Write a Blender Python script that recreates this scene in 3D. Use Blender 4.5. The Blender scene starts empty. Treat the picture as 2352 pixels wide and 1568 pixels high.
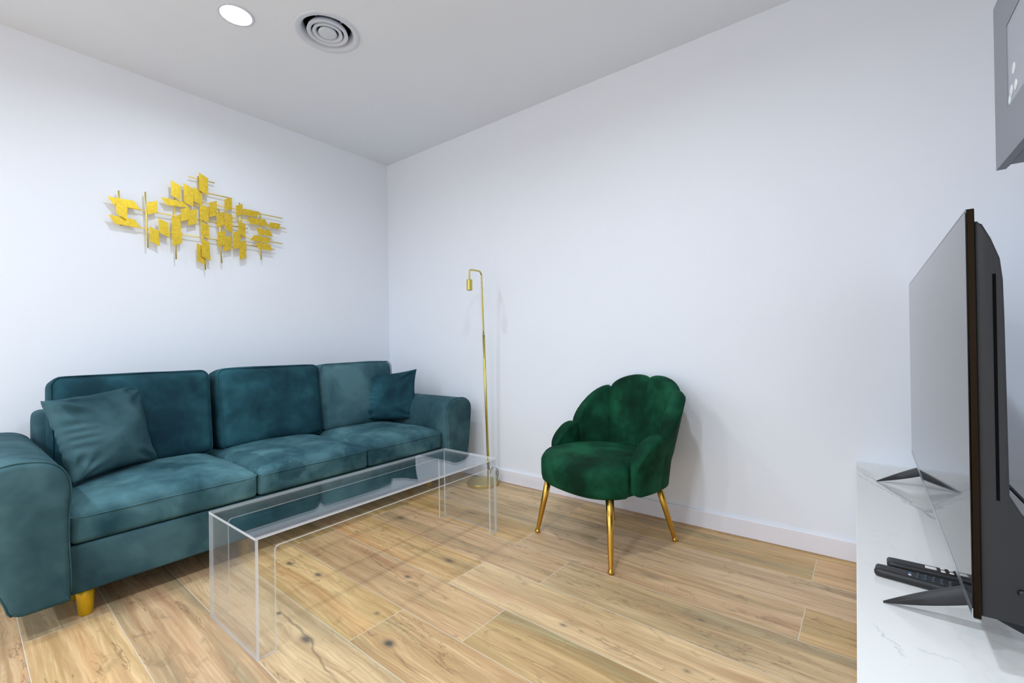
import bpy, bmesh, math, random
from mathutils import Vector, Matrix, noise

# ------------------------------------------------------------------ camera
S = bpy.context.scene
YAW, PITCH, ROLL, FPX, CAMH = 0.6569, 0.0035, -0.0148, 1023.6, 1.0
fwd = Vector((-math.sin(YAW) * math.cos(PITCH), math.cos(YAW) * math.cos(PITCH), math.sin(PITCH)))
r0 = Vector((math.cos(YAW), math.sin(YAW), 0)); u0 = r0.cross(fwd)
rgt = r0 * math.cos(ROLL) + u0 * math.sin(ROLL); upv = -r0 * math.sin(ROLL) + u0 * math.cos(ROLL)
cam = bpy.data.cameras.new('camera'); camo = bpy.data.objects.new('camera', cam)
S.collection.objects.link(camo); S.camera = camo
M = Matrix((rgt, upv, -fwd)).transposed().to_4x4(); M.translation = Vector((0, 0, CAMH)); camo.matrix_world = M
cam.sensor_width = 36; cam.lens = 36 * FPX / 2352; cam.clip_start = 0.02; cam.clip_end = 50

# ------------------------------------------------------------------ world, lamps, exposure
W = bpy.data.worlds.new('world'); S.world = W; W.use_nodes = True
W.node_tree.nodes['Background'].inputs[0].default_value = (0.8, 0.86, 1, 1)
W.node_tree.nodes['Background'].inputs[1].default_value = 0.3
S.view_settings.view_transform = 'Standard'; S.view_settings.look = 'None'
S.view_settings.gamma = 1; S.view_settings.use_curve_mapping = False
S.view_settings.exposure = -0.07
LAMP_W = (8.5, 15.5, 13.0, 23.0, 42.0, 44.0)
LAMP_SPREAD = 165
LAMP_COL = (0.76, 0.875, 1.0)
DOWNLIGHTS = [(-2.362, 0.906), (-0.70, 0.906), (-2.362, -0.85), (-0.70, -0.85), (-2.362, -2.6), (-0.70, -2.6)]  # rearmost pair is added out of view to raise the ambient light
CEIL = 2.614; XA = -3.327; YB = 2.506; XC = 0.56; YF = -3.8

C = S.collection
# ------------------------------------------------------------------ helpers
def lin(h):
    h = h.lstrip('#'); o = []
    for i in (0, 2, 4):
        c = int(h[i:i + 2], 16) / 255
        o.append(c / 12.92 if c <= 0.04045 else ((c + 0.055) / 1.055) ** 2.4)
    return (*o, 1)

def obj(name, bm, mat, parent=None, smooth=True, loc=None, rot=None):
    me = bpy.data.meshes.new(name)
    bmesh.ops.recalc_face_normals(bm, faces=bm.faces)
    bm.to_mesh(me); bm.free()
    for p in me.polygons: p.use_smooth = smooth
    if mat:
        for m in (mat if isinstance(mat, (list, tuple)) else [mat]): me.materials.append(m)
    o = bpy.data.objects.new(name, me); C.objects.link(o)
    if parent: o.parent = parent
    if loc: o.location = loc
    if rot: o.rotation_euler = rot
    return o

def thing(name, label, cat, loc=(0, 0, 0), rotz=0, group=None):
    o = bpy.data.objects.new(name, None); C.objects.link(o)
    o.location = loc; o.rotation_euler = (0, 0, rotz); o.empty_display_size = 0.1
    o['label'] = label; o['category'] = cat
    if group: o['group'] = group
    return o

def struct(name, bm, mat, smooth=False, parent=None):
    o = obj(name, bm, mat, parent, smooth)
    if not parent: o['kind'] = 'structure'
    return o

def sharp(o, ang=35):
    me = o.data
    bm = bmesh.new(); bm.from_mesh(me)
    for e in bm.edges:
        if len(e.link_faces) == 2 and e.calc_face_angle(0) > math.radians(ang): e.smooth = False
    bm.to_mesh(me); bm.free()
    return o

def add_box(bm, a, b, bev=0, seg=2, mi=0):
    vs = [bm.verts.new((x, y, z)) for x in (a[0], b[0]) for y in (a[1], b[1]) for z in (a[2], b[2])]
    F = [(0, 1, 3, 2), (4, 6, 7, 5), (0, 4, 5, 1), (2, 3, 7, 6), (0, 2, 6, 4), (1, 5, 7, 3)]
    fs = [bm.faces.new([vs[i] for i in f]) for f in F]
    for f in fs: f.material_index = mi
    if bev:
        es = list({e for f in fs for e in f.edges})
        bmesh.ops.bevel(bm, geom=es, offset=bev, segments=seg, profile=0.5, affect='EDGES')
    return bm

def box(a, b, bev=0, seg=2): return add_box(bmesh.new(), a, b, bev, seg)

def add_tube(bm, pts, rad, n=16, caps=True, closed=False):
    pts = [Vector(p) for p in pts]; N = len(pts)
    rads = rad if isinstance(rad, (list, tuple)) else [rad] * N
    rings = []; prev = None
    for i, p in enumerate(pts):
        if closed: t = (pts[(i + 1) % N] - pts[i - 1]).normalized()
        elif i == 0: t = (pts[1] - p).normalized()
        elif i == N - 1: t = (p - pts[-2]).normalized()
        else: t = ((pts[i + 1] - p).normalized() + (p - pts[i - 1]).normalized()).normalized()
        if prev is None:
            a = Vector((0, 0, 1)) if abs(t.z) < 0.9 else Vector((1, 0, 0))
            x = t.cross(a).normalized()
        else:
            x = (prev - t * prev.dot(t)).normalized()
        prev = x; y = t.cross(x)
        rings.append([bm.verts.new(p + (x * math.cos(k * 2 * math.pi / n) + y * math.sin(k * 2 * math.pi / n)) * rads[i]) for k in range(n)])
    for i in range(N if closed else N - 1):
        A, B = rings[i], rings[(i + 1) % N]
        for k in range(n): bm.faces.new((A[k], A[(k + 1) % n], B[(k + 1) % n], B[k]))
    if caps and not closed:
        bm.faces.new(rings[0][::-1]); bm.faces.new(rings[-1])
    return bm

def add_lathe(bm, prof, n=64, c=(0, 0, 0)):
    rings = []
    for r, z in prof:
        if r < 1e-6: rings.append([bm.verts.new((c[0], c[1], c[2] + z))])
        else: rings.append([bm.verts.new((c[0] + r * math.cos(k * 2 * math.pi / n), c[1] + r * math.sin(k * 2 * math.pi / n), c[2] + z)) for k in range(n)])
    for A, B in zip(rings, rings[1:]):
        if len(A) == 1 and len(B) == 1: continue
        for k in range(n):
            k2 = (k + 1) % n
            if len(A) == 1: bm.faces.new((A[0], B[k2], B[k]))
            elif len(B) == 1: bm.faces.new((A[k], A[k2], B[0]))
            else: bm.faces.new((A[k], A[k2], B[k2], B[k]))
    return bm

def add_prism(bm, poly, frame, t):
    """poly: 2-D outline; frame(a, b, c) -> point, c running 0..t"""
    A = [bm.verts.new(frame(p[0], p[1], 0)) for p in poly]
    B = [bm.verts.new(frame(p[0], p[1], t)) for p in poly]
    bm.faces.new(A[::-1]); bm.faces.new(B); n = len(poly)
    for i in range(n): bm.faces.new((A[i], A[(i + 1) % n], B[(i + 1) % n], B[i]))
    return bm

def bez(pts, n=12):
    """Catmull-Rom through points"""
    P = [Vector(p) for p in pts]; P = [P[0] * 2 - P[1]] + P + [P[-1] * 2 - P[-2]]; out = []
    for i in range(1, len(P) - 2):
        for k in range(n):
            t = k / n; a, b, c, d = P[i - 1:i + 3]
            out.append(0.5 * ((2 * b) + (c - a) * t + (2 * a - 5 * b + 4 * c - d) * t * t + (3 * b - a - 3 * c + d) * t ** 3))
    out.append(P[-2]); return out

def fnoise(p, s, seed=0.0):
    return noise.noise(Vector((p[0] * s + seed, p[1] * s - seed * 0.7, p[2] * s + seed * 1.3)))

def puffy(w, d, h, r, n=14, bulge=(0, 0, 0, 0, 0, 0), wr=0.0, seed=0.0):
    """rounded cushion w x d x h centred on the origin; bulge for +x,-x,+y,-y,+z,-z"""
    bm = bmesh.new(); bmesh.ops.create_cube(bm, size=2)
    bmesh.ops.subdivide_edges(bm, edges=bm.edges[:], cuts=n, use_grid_fill=True)
    H = Vector((w / 2, d / 2, h / 2))
    for v in bm.verts:
        q = v.co.copy()
        # denser near the edges
        q = Vector([math.sin(c * math.pi / 2) if abs(c) < 0.999 else c for c in q])
        p = Vector([q[i] * H[i] for i in range(3)])
        inner = Vector([max(-(H[i] - r), min(H[i] - r, p[i])) for i in range(3)])
        dlt = p - inner
        if dlt.length > 1e-9: p = inner + dlt.normalized() * r
        f = [1 - q[i] * q[i] for i in range(3)]
        b = bulge
        ax = (abs(q[0]), abs(q[1]), abs(q[2])); m = max(ax)
        if ax[0] >= m - 1e-6: p.x += (b[0] if q[0] > 0 else -b[1]) * (max(0, f[1]) * max(0, f[2])) ** 0.6
        if ax[1] >= m - 1e-6: p.y += (b[2] if q[1] > 0 else -b[3]) * (max(0, f[0]) * max(0, f[2])) ** 0.6
        if ax[2] >= m - 1e-6: p.z += (b[4] if q[2] > 0 else -b[5]) * (max(0, f[0]) * max(0, f[1])) ** 0.6
        if wr:
            nn = fnoise(p, 7, seed) + 0.5 * fnoise(p, 17, seed + 3)
            p += (dlt.normalized() if dlt.length > 1e-9 else Vector((0, 0, 0))) * nn * wr
        v.co = p
    return bm

def loft(bm, prof, xs, r, frame, ends=(True, True), seg=5):
    """extrude a closed convex-ish 2-D profile from xs[0] to xs[1], rounding the ends by r"""
    n = len(prof); P = [Vector(p) for p in prof]
    area = sum(P[i].x * P[(i + 1) % n].y - P[(i + 1) % n].x * P[i].y for i in range(n))
    sg = 1 if area > 0 else -1; N = []
    for i in range(n):
        t = (P[(i + 1) % n] - P[i - 1]).normalized(); N.append(Vector((-t.y, t.x)) * sg)
    secs = []
    def sec(ins, x): secs.append([bm.verts.new(frame(P[i].x + N[i].x * ins, P[i].y + N[i].y * ins, x)) for i in range(n)])
    s = 1 if xs[1] > xs[0] else -1
    if ends[0]:
        for k in range(seg + 1):
            a = math.pi / 2 * k / seg; sec(r * (1 - math.sin(a)), xs[0] + s * r * (1 - math.cos(a)))
    else: sec(0, xs[0])
    if ends[1]:
        for k in range(seg + 1):
            a = math.pi / 2 * k / seg; sec(r * (1 - math.cos(a)), xs[1] - s * r * (1 - math.sin(a)))
    else: sec(0, xs[1])
    for A, B in zip(secs, secs[1:]):
        for i in range(n): bm.faces.new((A[i], A[(i + 1) % n], B[(i + 1) % n], B[i]))
    bm.faces.new(secs[0][::-1]); bm.faces.new(secs[-1])
    return bm

def rrect(a0, a1, b0, b1, r, n=6):
    out = []
    for cx, cy, s in ((a1 - r, b1 - r, 0), (a0 + r, b1 - r, 90), (a0 + r, b0 + r, 180), (a1 - r, b0 + r, 270)):
        for k in range(n + 1):
            t = math.radians(s + 90 * k / n); out.append((cx + r * math.cos(t), cy + r * math.sin(t)))
    return out

# ------------------------------------------------------------------ materials
class NT:
    def __init__(self, name):
        self.m = bpy.data.materials.new(name); self.m.use_nodes = True
        self.t = self.m.node_tree; self.b = self.t.nodes['Principled BSDF']; self.out = self.t.nodes['Material Output']
    def n(self, ty, ins=None, **kw):
        nd = self.t.nodes.new(ty)
        for k, v in kw.items(): setattr(nd, k, v)
        for k, v in (ins or {}).items():
            if isinstance(v, bpy.types.NodeSocket): self.t.links.new(v, nd.inputs[k])
            else: nd.inputs[k].default_value = v
        return nd
    def math(self, op, a, b=None, c=None, clamp=False):
        ins = {0: a}
        if b is not None: ins[1] = b
        if c is not None: ins[2] = c
        return self.n('ShaderNodeMath', ins, operation=op, use_clamp=clamp).outputs[0]
    def mix(self, f, a, b, bt='MIX'):
        nd = self.n('ShaderNodeMix', None, data_type='RGBA', blend_type=bt)
        for i, v in ((0, f), (6, a), (7, b)):
            if isinstance(v, bpy.types.NodeSocket): self.t.links.new(v, nd.inputs[i])
            else: nd.inputs[i].default_value = v
        return nd.outputs[2]
    def ramp(self, v, stops, interp='LINEAR'):
        nd = self.n('ShaderNodeValToRGB', {0: v}); cr = nd.color_ramp; cr.interpolation = interp
        while len(cr.elements) < len(stops): cr.elements.new(0.5)
        for e, (p, c) in zip(cr.elements, stops):
            e.position = p; e.color = c if isinstance(c, tuple) else (c, c, c, 1)
        return nd.outputs[0]
    def noise(self, vec, scale, detail=3, rough=0.5, dist=0):
        return self.n('ShaderNodeTexNoise', {'Vector': vec, 'Scale': scale, 'Detail': detail, 'Roughness': rough, 'Distortion': dist}).outputs[0]
    def bump(self, h, st, dist=0.01):
        nd = self.n('ShaderNodeBump', {'Height': h, 'Strength': st, 'Distance': dist})
        self.set('Normal', nd.outputs[0])
    def set(self, k, v):
        if isinstance(v, bpy.types.NodeSocket): self.t.links.new(v, self.b.inputs[k])
        else: self.b.inputs[k].default_value = v

def simple(name, col, rough=0.5, metal=0, **kw):
    m = NT(name); m.set('Base Color', lin(col) if isinstance(col, str) else col); m.set('Roughness', rough); m.set('Metallic', metal)
    for k, v in kw.items(): m.set(k.replace('_', ' '), v)
    return m.m

def paint(name, col, rough=0.7):
    m = NT(name); tc = m.n('ShaderNodeTexCoord').outputs['Object']
    f = m.noise(tc, 3, 2); m.set('Base Color', m.mix(f, lin(col), tuple(c * 0.97 for c in lin(col)[:3]) + (1,)))
    m.set('Roughness', rough); m.bump(m.noise(tc, 350, 3), 0.06, 0.002)
    return m.m

def velvet(name, base, dark, lite, sheen, k=1.0, patches=()):
    m = NT(name); tc = m.n('ShaderNodeNewGeometry').outputs['Position']
    a = m.noise(tc, 3.6 * k, 3, 0.5, 0.35); b = m.noise(tc, 11 * k, 3, 0.5, 0.5)
    f = m.math('ADD', m.math('MULTIPLY', a, 0.75), m.math('MULTIPLY', b, 0.25))
    col = m.ramp(f, [(0.37, lin(dark)), (0.5, lin(base)), (0.63, lin(lite))])
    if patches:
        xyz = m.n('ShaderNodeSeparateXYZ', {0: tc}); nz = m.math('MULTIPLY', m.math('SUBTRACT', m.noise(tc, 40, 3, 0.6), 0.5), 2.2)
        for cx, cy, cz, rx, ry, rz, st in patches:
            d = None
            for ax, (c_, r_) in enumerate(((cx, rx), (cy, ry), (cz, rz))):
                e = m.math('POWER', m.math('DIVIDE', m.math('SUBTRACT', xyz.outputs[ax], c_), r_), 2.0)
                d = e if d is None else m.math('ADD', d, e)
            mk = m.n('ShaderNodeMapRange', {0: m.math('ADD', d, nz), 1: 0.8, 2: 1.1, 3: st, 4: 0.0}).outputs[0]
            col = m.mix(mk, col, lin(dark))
    m.set('Base Color', col); m.set('Roughness', 0.8); m.set('Specular IOR Level', 0.12)
    m.set('Sheen Weight', sheen); m.set('Sheen Roughness', 0.3); m.set('Sheen Tint', lin(lite))
    g = m.noise(tc, 26, 3, 0.6); fz = m.noise(tc, 900, 2)
    m.bump(m.math('ADD', m.math('MULTIPLY', fz, 0.12), g), 0.2, 0.004)
    return m.m

def metalmat(name, col, rough, aniso=0.0, nz=0.0):
    m = NT(name); m.set('Metallic', 1); m.set('Roughness', rough); m.set('Anisotropic', aniso)
    if nz:
        tc = m.n('ShaderNodeNewGeometry').outputs['Position']
        f = m.noise(tc, 60, 4, 0.7); c = lin(col)
        m.set('Base Color', m.mix(m.ramp(f, [(0.35, 0.0), (0.7, 1.0)]), tuple(x * (1 - nz) for x in c[:3]) + (1,), c))
        m.set('Roughness', m.math('ADD', m.math('MULTIPLY', f, 0.25), rough - 0.1))
        m.bump(f, 0.15, 0.002)
    else: m.set('Base Color', lin(col))
    return m.m

def acrylic(name, tint, alpha_white, ior=1.58):
    m = NT(name); t = m.t; t.nodes.remove(m.b)
    bf = m.n('ShaderNodeNewGeometry').outputs['Backfacing']
    fr = m.n('ShaderNodeFresnel', {'IOR': m.math('ADD', ior, m.math('MULTIPLY', bf, 1 / ior - ior))}).outputs[0]
    tr = m.n('ShaderNodeBsdfTransparent', {'Color': tint}).outputs[0]
    gl = m.n('ShaderNodeBsdfGlossy', {'Color': (1, 1, 1, 1), 'Roughness': 0.012}).outputs[0]
    mx = m.n('ShaderNodeMixShader', {0: fr, 1: tr, 2: gl}).outputs[0]
    if alpha_white:
        df = m.n('ShaderNodeBsdfDiffuse', {'Color': (0.95, 0.97, 1, 1)}).outputs[0]
        tl = m.n('ShaderNodeBsdfTranslucent', {'Color': (0.95, 0.97, 1, 1)}).outputs[0]
        w = m.n('ShaderNodeMixShader', {0: 0.5, 1: df, 2: tl}).outputs[0]
        mx = m.n('ShaderNodeMixShader', {0: alpha_white, 1: mx, 2: w}).outputs[0]
    t.links.new(mx, m.out.inputs[0]); return m.m

MAT = {}
MAT['wall'] = paint('wall_paint', '#f2f5fb', 0.6)
MAT['ceiling'] = paint('ceiling_paint', '#eef2f9', 0.8)
MAT['base'] = simple('baseboard_paint', '#efedf3', 0.35)
MAT['teal'] = velvet('teal_velvet', '#37555c', '#27434b', '#4a6a70', 0.25)
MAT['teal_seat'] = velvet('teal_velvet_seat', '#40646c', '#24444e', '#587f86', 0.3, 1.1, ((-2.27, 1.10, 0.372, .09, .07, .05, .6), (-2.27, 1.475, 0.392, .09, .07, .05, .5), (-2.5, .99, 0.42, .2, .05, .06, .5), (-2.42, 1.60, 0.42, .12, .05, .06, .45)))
MAT['teal_dark'] = velvet('teal_velvet_pile', '#214751', '#17353f', '#31606a', 0.25)
MAT['teal_lite'] = velvet('teal_velvet_brushed', '#426269', '#305059', '#53757b', 0.25)
MAT['green'] = velvet('green_velvet', '#0b3b27', '#052618', '#185339', 0.25, 1.3)
MAT['gold_leaf'] = metalmat('gold_leaf', '#fbd74c', 0.42, 0, 0.22)
MAT['gold_rod'] = metalmat('gold_rod', '#f8e07c', 0.5)
MAT['brass'] = metalmat('brushed_brass', '#cdbb62', 0.3, 0.5)
MAT['gold_leg'] = metalmat('polished_gold_leg', '#cba048', 0.26)
MAT['sofa_leg'] = simple('yellow_painted_leg', '#d2a810', 0.35, 0.45)
MAT['black'] = simple('black_plastic', '#1b1a1b', 0.45)
MAT['black_gloss'] = simple('black_gloss_plastic', '#0c0b0d', 0.1)
MAT['groove'] = simple('dark_groove', '#060606', 0.9, Specular_IOR_Level=0.1)
MAT['screen'] = simple('screen_glass', '#050506', 0.06)
MAT['bezel_side'] = simple('bronze_bezel', '#22180c', 0.15, 0.9)
MAT['bezel_metal'] = simple('silver_bezel', '#b9bcc2', 0.25, 0.9)
MAT['cord'] = simple('dark_cord', '#55585c', 0.5)
MAT['blackcord'] = simple('black_cord', '#0e0e10', 0.5)
MAT['cab'] = simple('grey_cabinet_lacquer', '#85888f', 0.45)
MAT['cab_panel'] = simple('pale_grey_panel', '#9da1a8', 0.25)
MAT['cab_seam'] = simple('dark_seam', '#3c3e44', 0.6)
MAT['crystal'] = simple('white_crystal', '#e4ebe8', 0.08, 0, Coat_Weight=1.0)
MAT['vent'] = simple('vent_white', '#d8dde6', 0.5)
MAT['vent_dark'] = simple('vent_dark_inside', '#141418', 0.8)
MAT['acrylic'] = acrylic('clear_acrylic', (0.965, 0.975, 0.985, 1), 0.0)
MAT['acrylic_end'] = acrylic('acrylic_reflection_haze', (0.96, 0.97, 0.98, 1), 0.045)  # faint white mixed in imitates the haze of reflections on the end panels
MAT['acrylic_edge'] = acrylic('acrylic_edge', (0.9, 0.93, 0.97, 1), 0.55)
MAT['cabinet_white'] = simple('white_lacquer', '#eceef0', 0.3)
MAT['btn_w'] = simple('white_button', '#d9d4cb', 0.5)
MAT['btn_b'] = simple('blue_button', '#2f5f9c', 0.5)
MAT['btn_g'] = simple('grey_button', '#384550', 0.5)

def emis(name, col, st):
    m = NT(name); m.set('Base Color', (1, 1, 1, 1)); m.set('Emission Color', col); m.set('Emission Strength', st); return m.m
MAT['lamp'] = emis('lit_diffuser', (0.93, 0.97, 1, 1), 12)

def floor_mat():
    m = NT('wood_look_tiles'); P = m.n('ShaderNodeNewGeometry').outputs['Position']
    xyz = m.n('ShaderNodeSeparateXYZ', {0: P}); x, y = xyz.outputs[0], xyz.outputs[1]
    ph = -0.018; c, s = math.cos(ph), math.sin(ph)
    p = m.math('ADD', m.math('MULTIPLY', x, c), m.math('MULTIPLY', y, s))
    q = m.math('ADD', m.math('MULTIPLY', x, -s), m.math('MULTIPLY', y, c))
    w, L = 0.2293, 1.19
    v = m.math('DIVIDE', m.math('SUBTRACT', q, 0.366), w)
    k = m.math('FLOOR', v); fv = m.math('SUBTRACT', v, k)
    odd = m.math('FLOORED_MODULO', k, 2.0)
    off = m.math('ADD', m.math('MULTIPLY', odd, -1.08 + 0.197), -0.197)
    u = m.math('DIVIDE', m.math('SUBTRACT', p, off), L)
    j = m.math('FLOOR', u); fu = m.math('SUBTRACT', u, j)
    # distance to the joints in metres
    dv = m.math('MULTIPLY', m.math('MINIMUM', fv, m.math('SUBTRACT', 1.0, fv)), w)
    du = m.math('MULTIPLY', m.math('MINIMUM', fu, m.math('SUBTRACT', 1.0, fu)), L)
    dj = m.math('MINIMUM', dv, du)
    grout = m.n('ShaderNodeMapRange', {0: dj, 1: 0.0007, 2: 0.0016, 3: 1.0, 4: 0.0}).outputs[0]
    rnd = m.n('ShaderNodeTexWhiteNoise', {0: m.n('ShaderNodeCombineXYZ', {0: k, 1: j, 2: 3.7}).outputs[0]}, noise_dimensions='3D')
    rv = rnd.outputs['Value']; rc = m.n('ShaderNodeSeparateXYZ', {0: rnd.outputs['Color']})
    # knots (tile coordinates of the printed design)
    knots = [(-1.501, 1.446, .024, .012, .9), (-1.544, 1.24, .016, .010, .8), (-1.875, 1.019, .024, .012, .9), (-2.078, .993, .020, .010, .8),
             (-2.138, 1.382, .020, .006, .7), (-2.096, 1.639, .030, .013, .7), (-1.817, 1.935, .045, .014, .6), (-2.161, 2.125, .035, .010, .7),
             (-1.499, .768, .030, .014, .95), (-1.253, .924, .022, .015, .95), (-1.428, 1.003, .012, .008, .7), (-1.728, .783, .012, .009, .8),
             (-.834, 1.353, .014, .008, .7), (-.452, 1.668, .014, .007, .7), (-.418, 1.385, .012, .008, .6), (-.698, 1.855, .055, .018, .45), (-1.202, 1.937, .014, .008, .5)]
    disp = None; ksum = None
    for kx, ky, a, b, st in knots:
        kp, kq = kx * c + ky * s, -kx * s + ky * c
        dp = m.math('SUBTRACT', p, kp); dq = m.math('SUBTRACT', q, kq)
        e1 = m.math('POWER', m.math('DIVIDE', dp, a), 2.0); e2 = m.math('POWER', m.math('DIVIDE', dq, b), 2.0)
        d2 = m.math('ADD', e1, e2)
        kn = m.math('MULTIPLY', m.math('EXPONENT', m.math('MULTIPLY', d2, -1.0)), st)
        ksum = kn if ksum is None else m.math('ADD', ksum, kn)
        if st >= 0.6:
            far = m.math('EXPONENT', m.math('MULTIPLY', m.math('ADD', m.math('POWER', m.math('DIVIDE', dp, a * 5), 2.0), m.math('POWER', m.math('DIVIDE', dq, b * 3.2), 2.0)), -1.0))
            dd = m.math('MULTIPLY', m.math('MULTIPLY', far, dq), -0.75)
            disp = dd if disp is None else m.math('ADD', disp, dd)
    seed = m.math('MULTIPLY', rv, 37.0)
    q2 = m.math('ADD', q, disp)
    wob = m.noise(m.n('ShaderNodeCombineXYZ', {0: m.math('MULTIPLY', p, 2.2), 1: m.math('MULTIPLY', q, 5.0), 2: seed}).outputs[0], 1.0, 3)
    q3 = m.math('ADD', q2, m.math('MULTIPLY', m.math('SUBTRACT', wob, 0.5), 0.04))
    def gv(ps, qs, zz=0.0): return m.n('ShaderNodeCombineXYZ', {0: m.math('MULTIPLY', p, ps), 1: m.math('MULTIPLY', q3, qs), 2: m.math('ADD', seed, zz)}).outputs[0]
    patch = m.noise(gv(0.9, 9.0, 5), 1.0, 2, 0.5)            # broad tan / grey-green bands
    grain = m.noise(gv(3.5, 95.0), 1.0, 5, 0.62, 0.5)
    streak = m.noise(gv(1.4, 26.0, 9), 1.0, 4, 0.6, 0.8)
    ringv = m.math('SINE', m.math('ADD', m.math('MULTIPLY', q3, 520.0), m.math('MULTIPLY', wob, 26.0)))
    blot = m.noise(m.n('ShaderNodeCombineXYZ', {0: m.math('MULTIPLY', p, 9.0), 1: m.math('MULTIPLY', q, 16.0), 2: seed}).outputs[0], 1.0, 5, 0.65, 0.8)
    base = m.ramp(patch, [(0.30, lin('#b3a07a')), (0.43, lin('#cfae80')), (0.56, lin('#e2c092')), (0.70, lin('#d3a87c'))])
    base = m.mix(m.math('MULTIPLY', m.ramp(streak, [(0.40, 1.0), (0.56, 0.0)]), 0.44), base, lin('#a0764f'))
    base = m.mix(m.math('MULTIPLY', m.ramp(grain, [(0.36, 1.0), (0.60, 0.0)]), 0.28), base, lin('#a07f58'))
    base = m.mix(m.math('MULTIPLY', m.ramp(grain, [(0.52, 0.0), (0.72, 1.0)]), 0.35), base, lin('#f3d9a4'))
    rmask = m.ramp(m.noise(gv(1.1, 7.0, 21), 1.0, 2), [(0.56, 0.0), (0.66, 1.0)])
    base = m.mix(m.math('MULTIPLY', m.math('MULTIPLY', rmask, m.ramp(ringv, [(0.35, 0.0), (0.95, 1.0)])), 0.20), base, lin('#9a6c44'))
    base = m.mix(m.math('MULTIPLY', m.ramp(blot, [(0.30, 1.0), (0.42, 0.0)]), 0.45), base, lin('#86704f'))
    cr = m.n('ShaderNodeTexNoise', {'Vector': gv(2.0, 14.0, 31), 'Scale': 1.0, 'Detail': 4.0, 'Roughness': 0.6})
    crack = m.ramp(m.math('ABSOLUTE', m.math('SUBTRACT', cr.outputs[0], 0.62)), [(0.0, 1.0), (0.012, 0.0)])
    base = m.mix(m.math('MULTIPLY', crack, 0.55), base, lin('#6f5a42'))
    # two long drying cracks running through the big knots
    wig = m.math('MULTIPLY', m.math('SUBTRACT', m.noise(P, 5.0, 3, 0.5), 0.5), 0.09)
    for x0, y0, sl, xa, xb, st in ((-1.499, 0.768, -0.16, -1.80, -1.20, 0.55), (-1.253, 0.924, -0.20, -1.27, -1.05, 0.5), (-1.49, 1.446, -0.05, -1.62, -1.44, 0.5)):
        dd = m.math('ABSOLUTE', m.math('SUBTRACT', m.math('ADD', m.math('SUBTRACT', y, y0), wig), m.math('MULTIPLY', m.math('SUBTRACT', x, x0), sl)))
        ln = m.n('ShaderNodeMapRange', {0: dd, 1: 0.001, 2: 0.007, 3: st, 4: 0.0}).outputs[0]
        mk = m.math('MULTIPLY', m.n('ShaderNodeMapRange', {0: x, 1: xa, 2: xa + 0.12, 3: 0.0, 4: 1.0}).outputs[0], m.n('ShaderNodeMapRange', {0: x, 1: xb - 0.1, 2: xb, 3: 1.0, 4: 0.0}).outputs[0])
        base = m.mix(m.math('MULTIPLY', ln, mk), base, lin('#6b5b48'))
    kc = m.math('MINIMUM', m.math('MULTIPLY', ksum, 1.1), 0.88)
    kc = m.math('MULTIPLY', kc, m.math('ADD', 0.6, m.math('MULTIPLY', blot, 0.8)))
    base = m.mix(kc, base, lin('#5c5449'))
    hsv = m.n('ShaderNodeHueSaturation', {'Hue': m.math('ADD', 0.494, m.math('MULTIPLY', rc.outputs[0], 0.012)), 'Saturation': m.math('ADD', 0.93, m.math('MULTIPLY', rc.outputs[1], 0.22)),
                                            'Value': m.math('ADD', 0.90, m.math('MULTIPLY', rc.outputs[2], 0.18)), 'Color': base}).outputs[0]
    m.set('Base Color', m.mix(grout, hsv, lin('#d8cdb8')))
    m.set('Roughness', m.math('ADD', 0.36, m.math('MULTIPLY', grain, 0.16))); m.set('Specular IOR Level', 0.4)
    m.bump(m.math('MULTIPLY', grout, -0.8), 0.18, 0.002)
    return m.m
MAT['floor'] = floor_mat()

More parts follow.
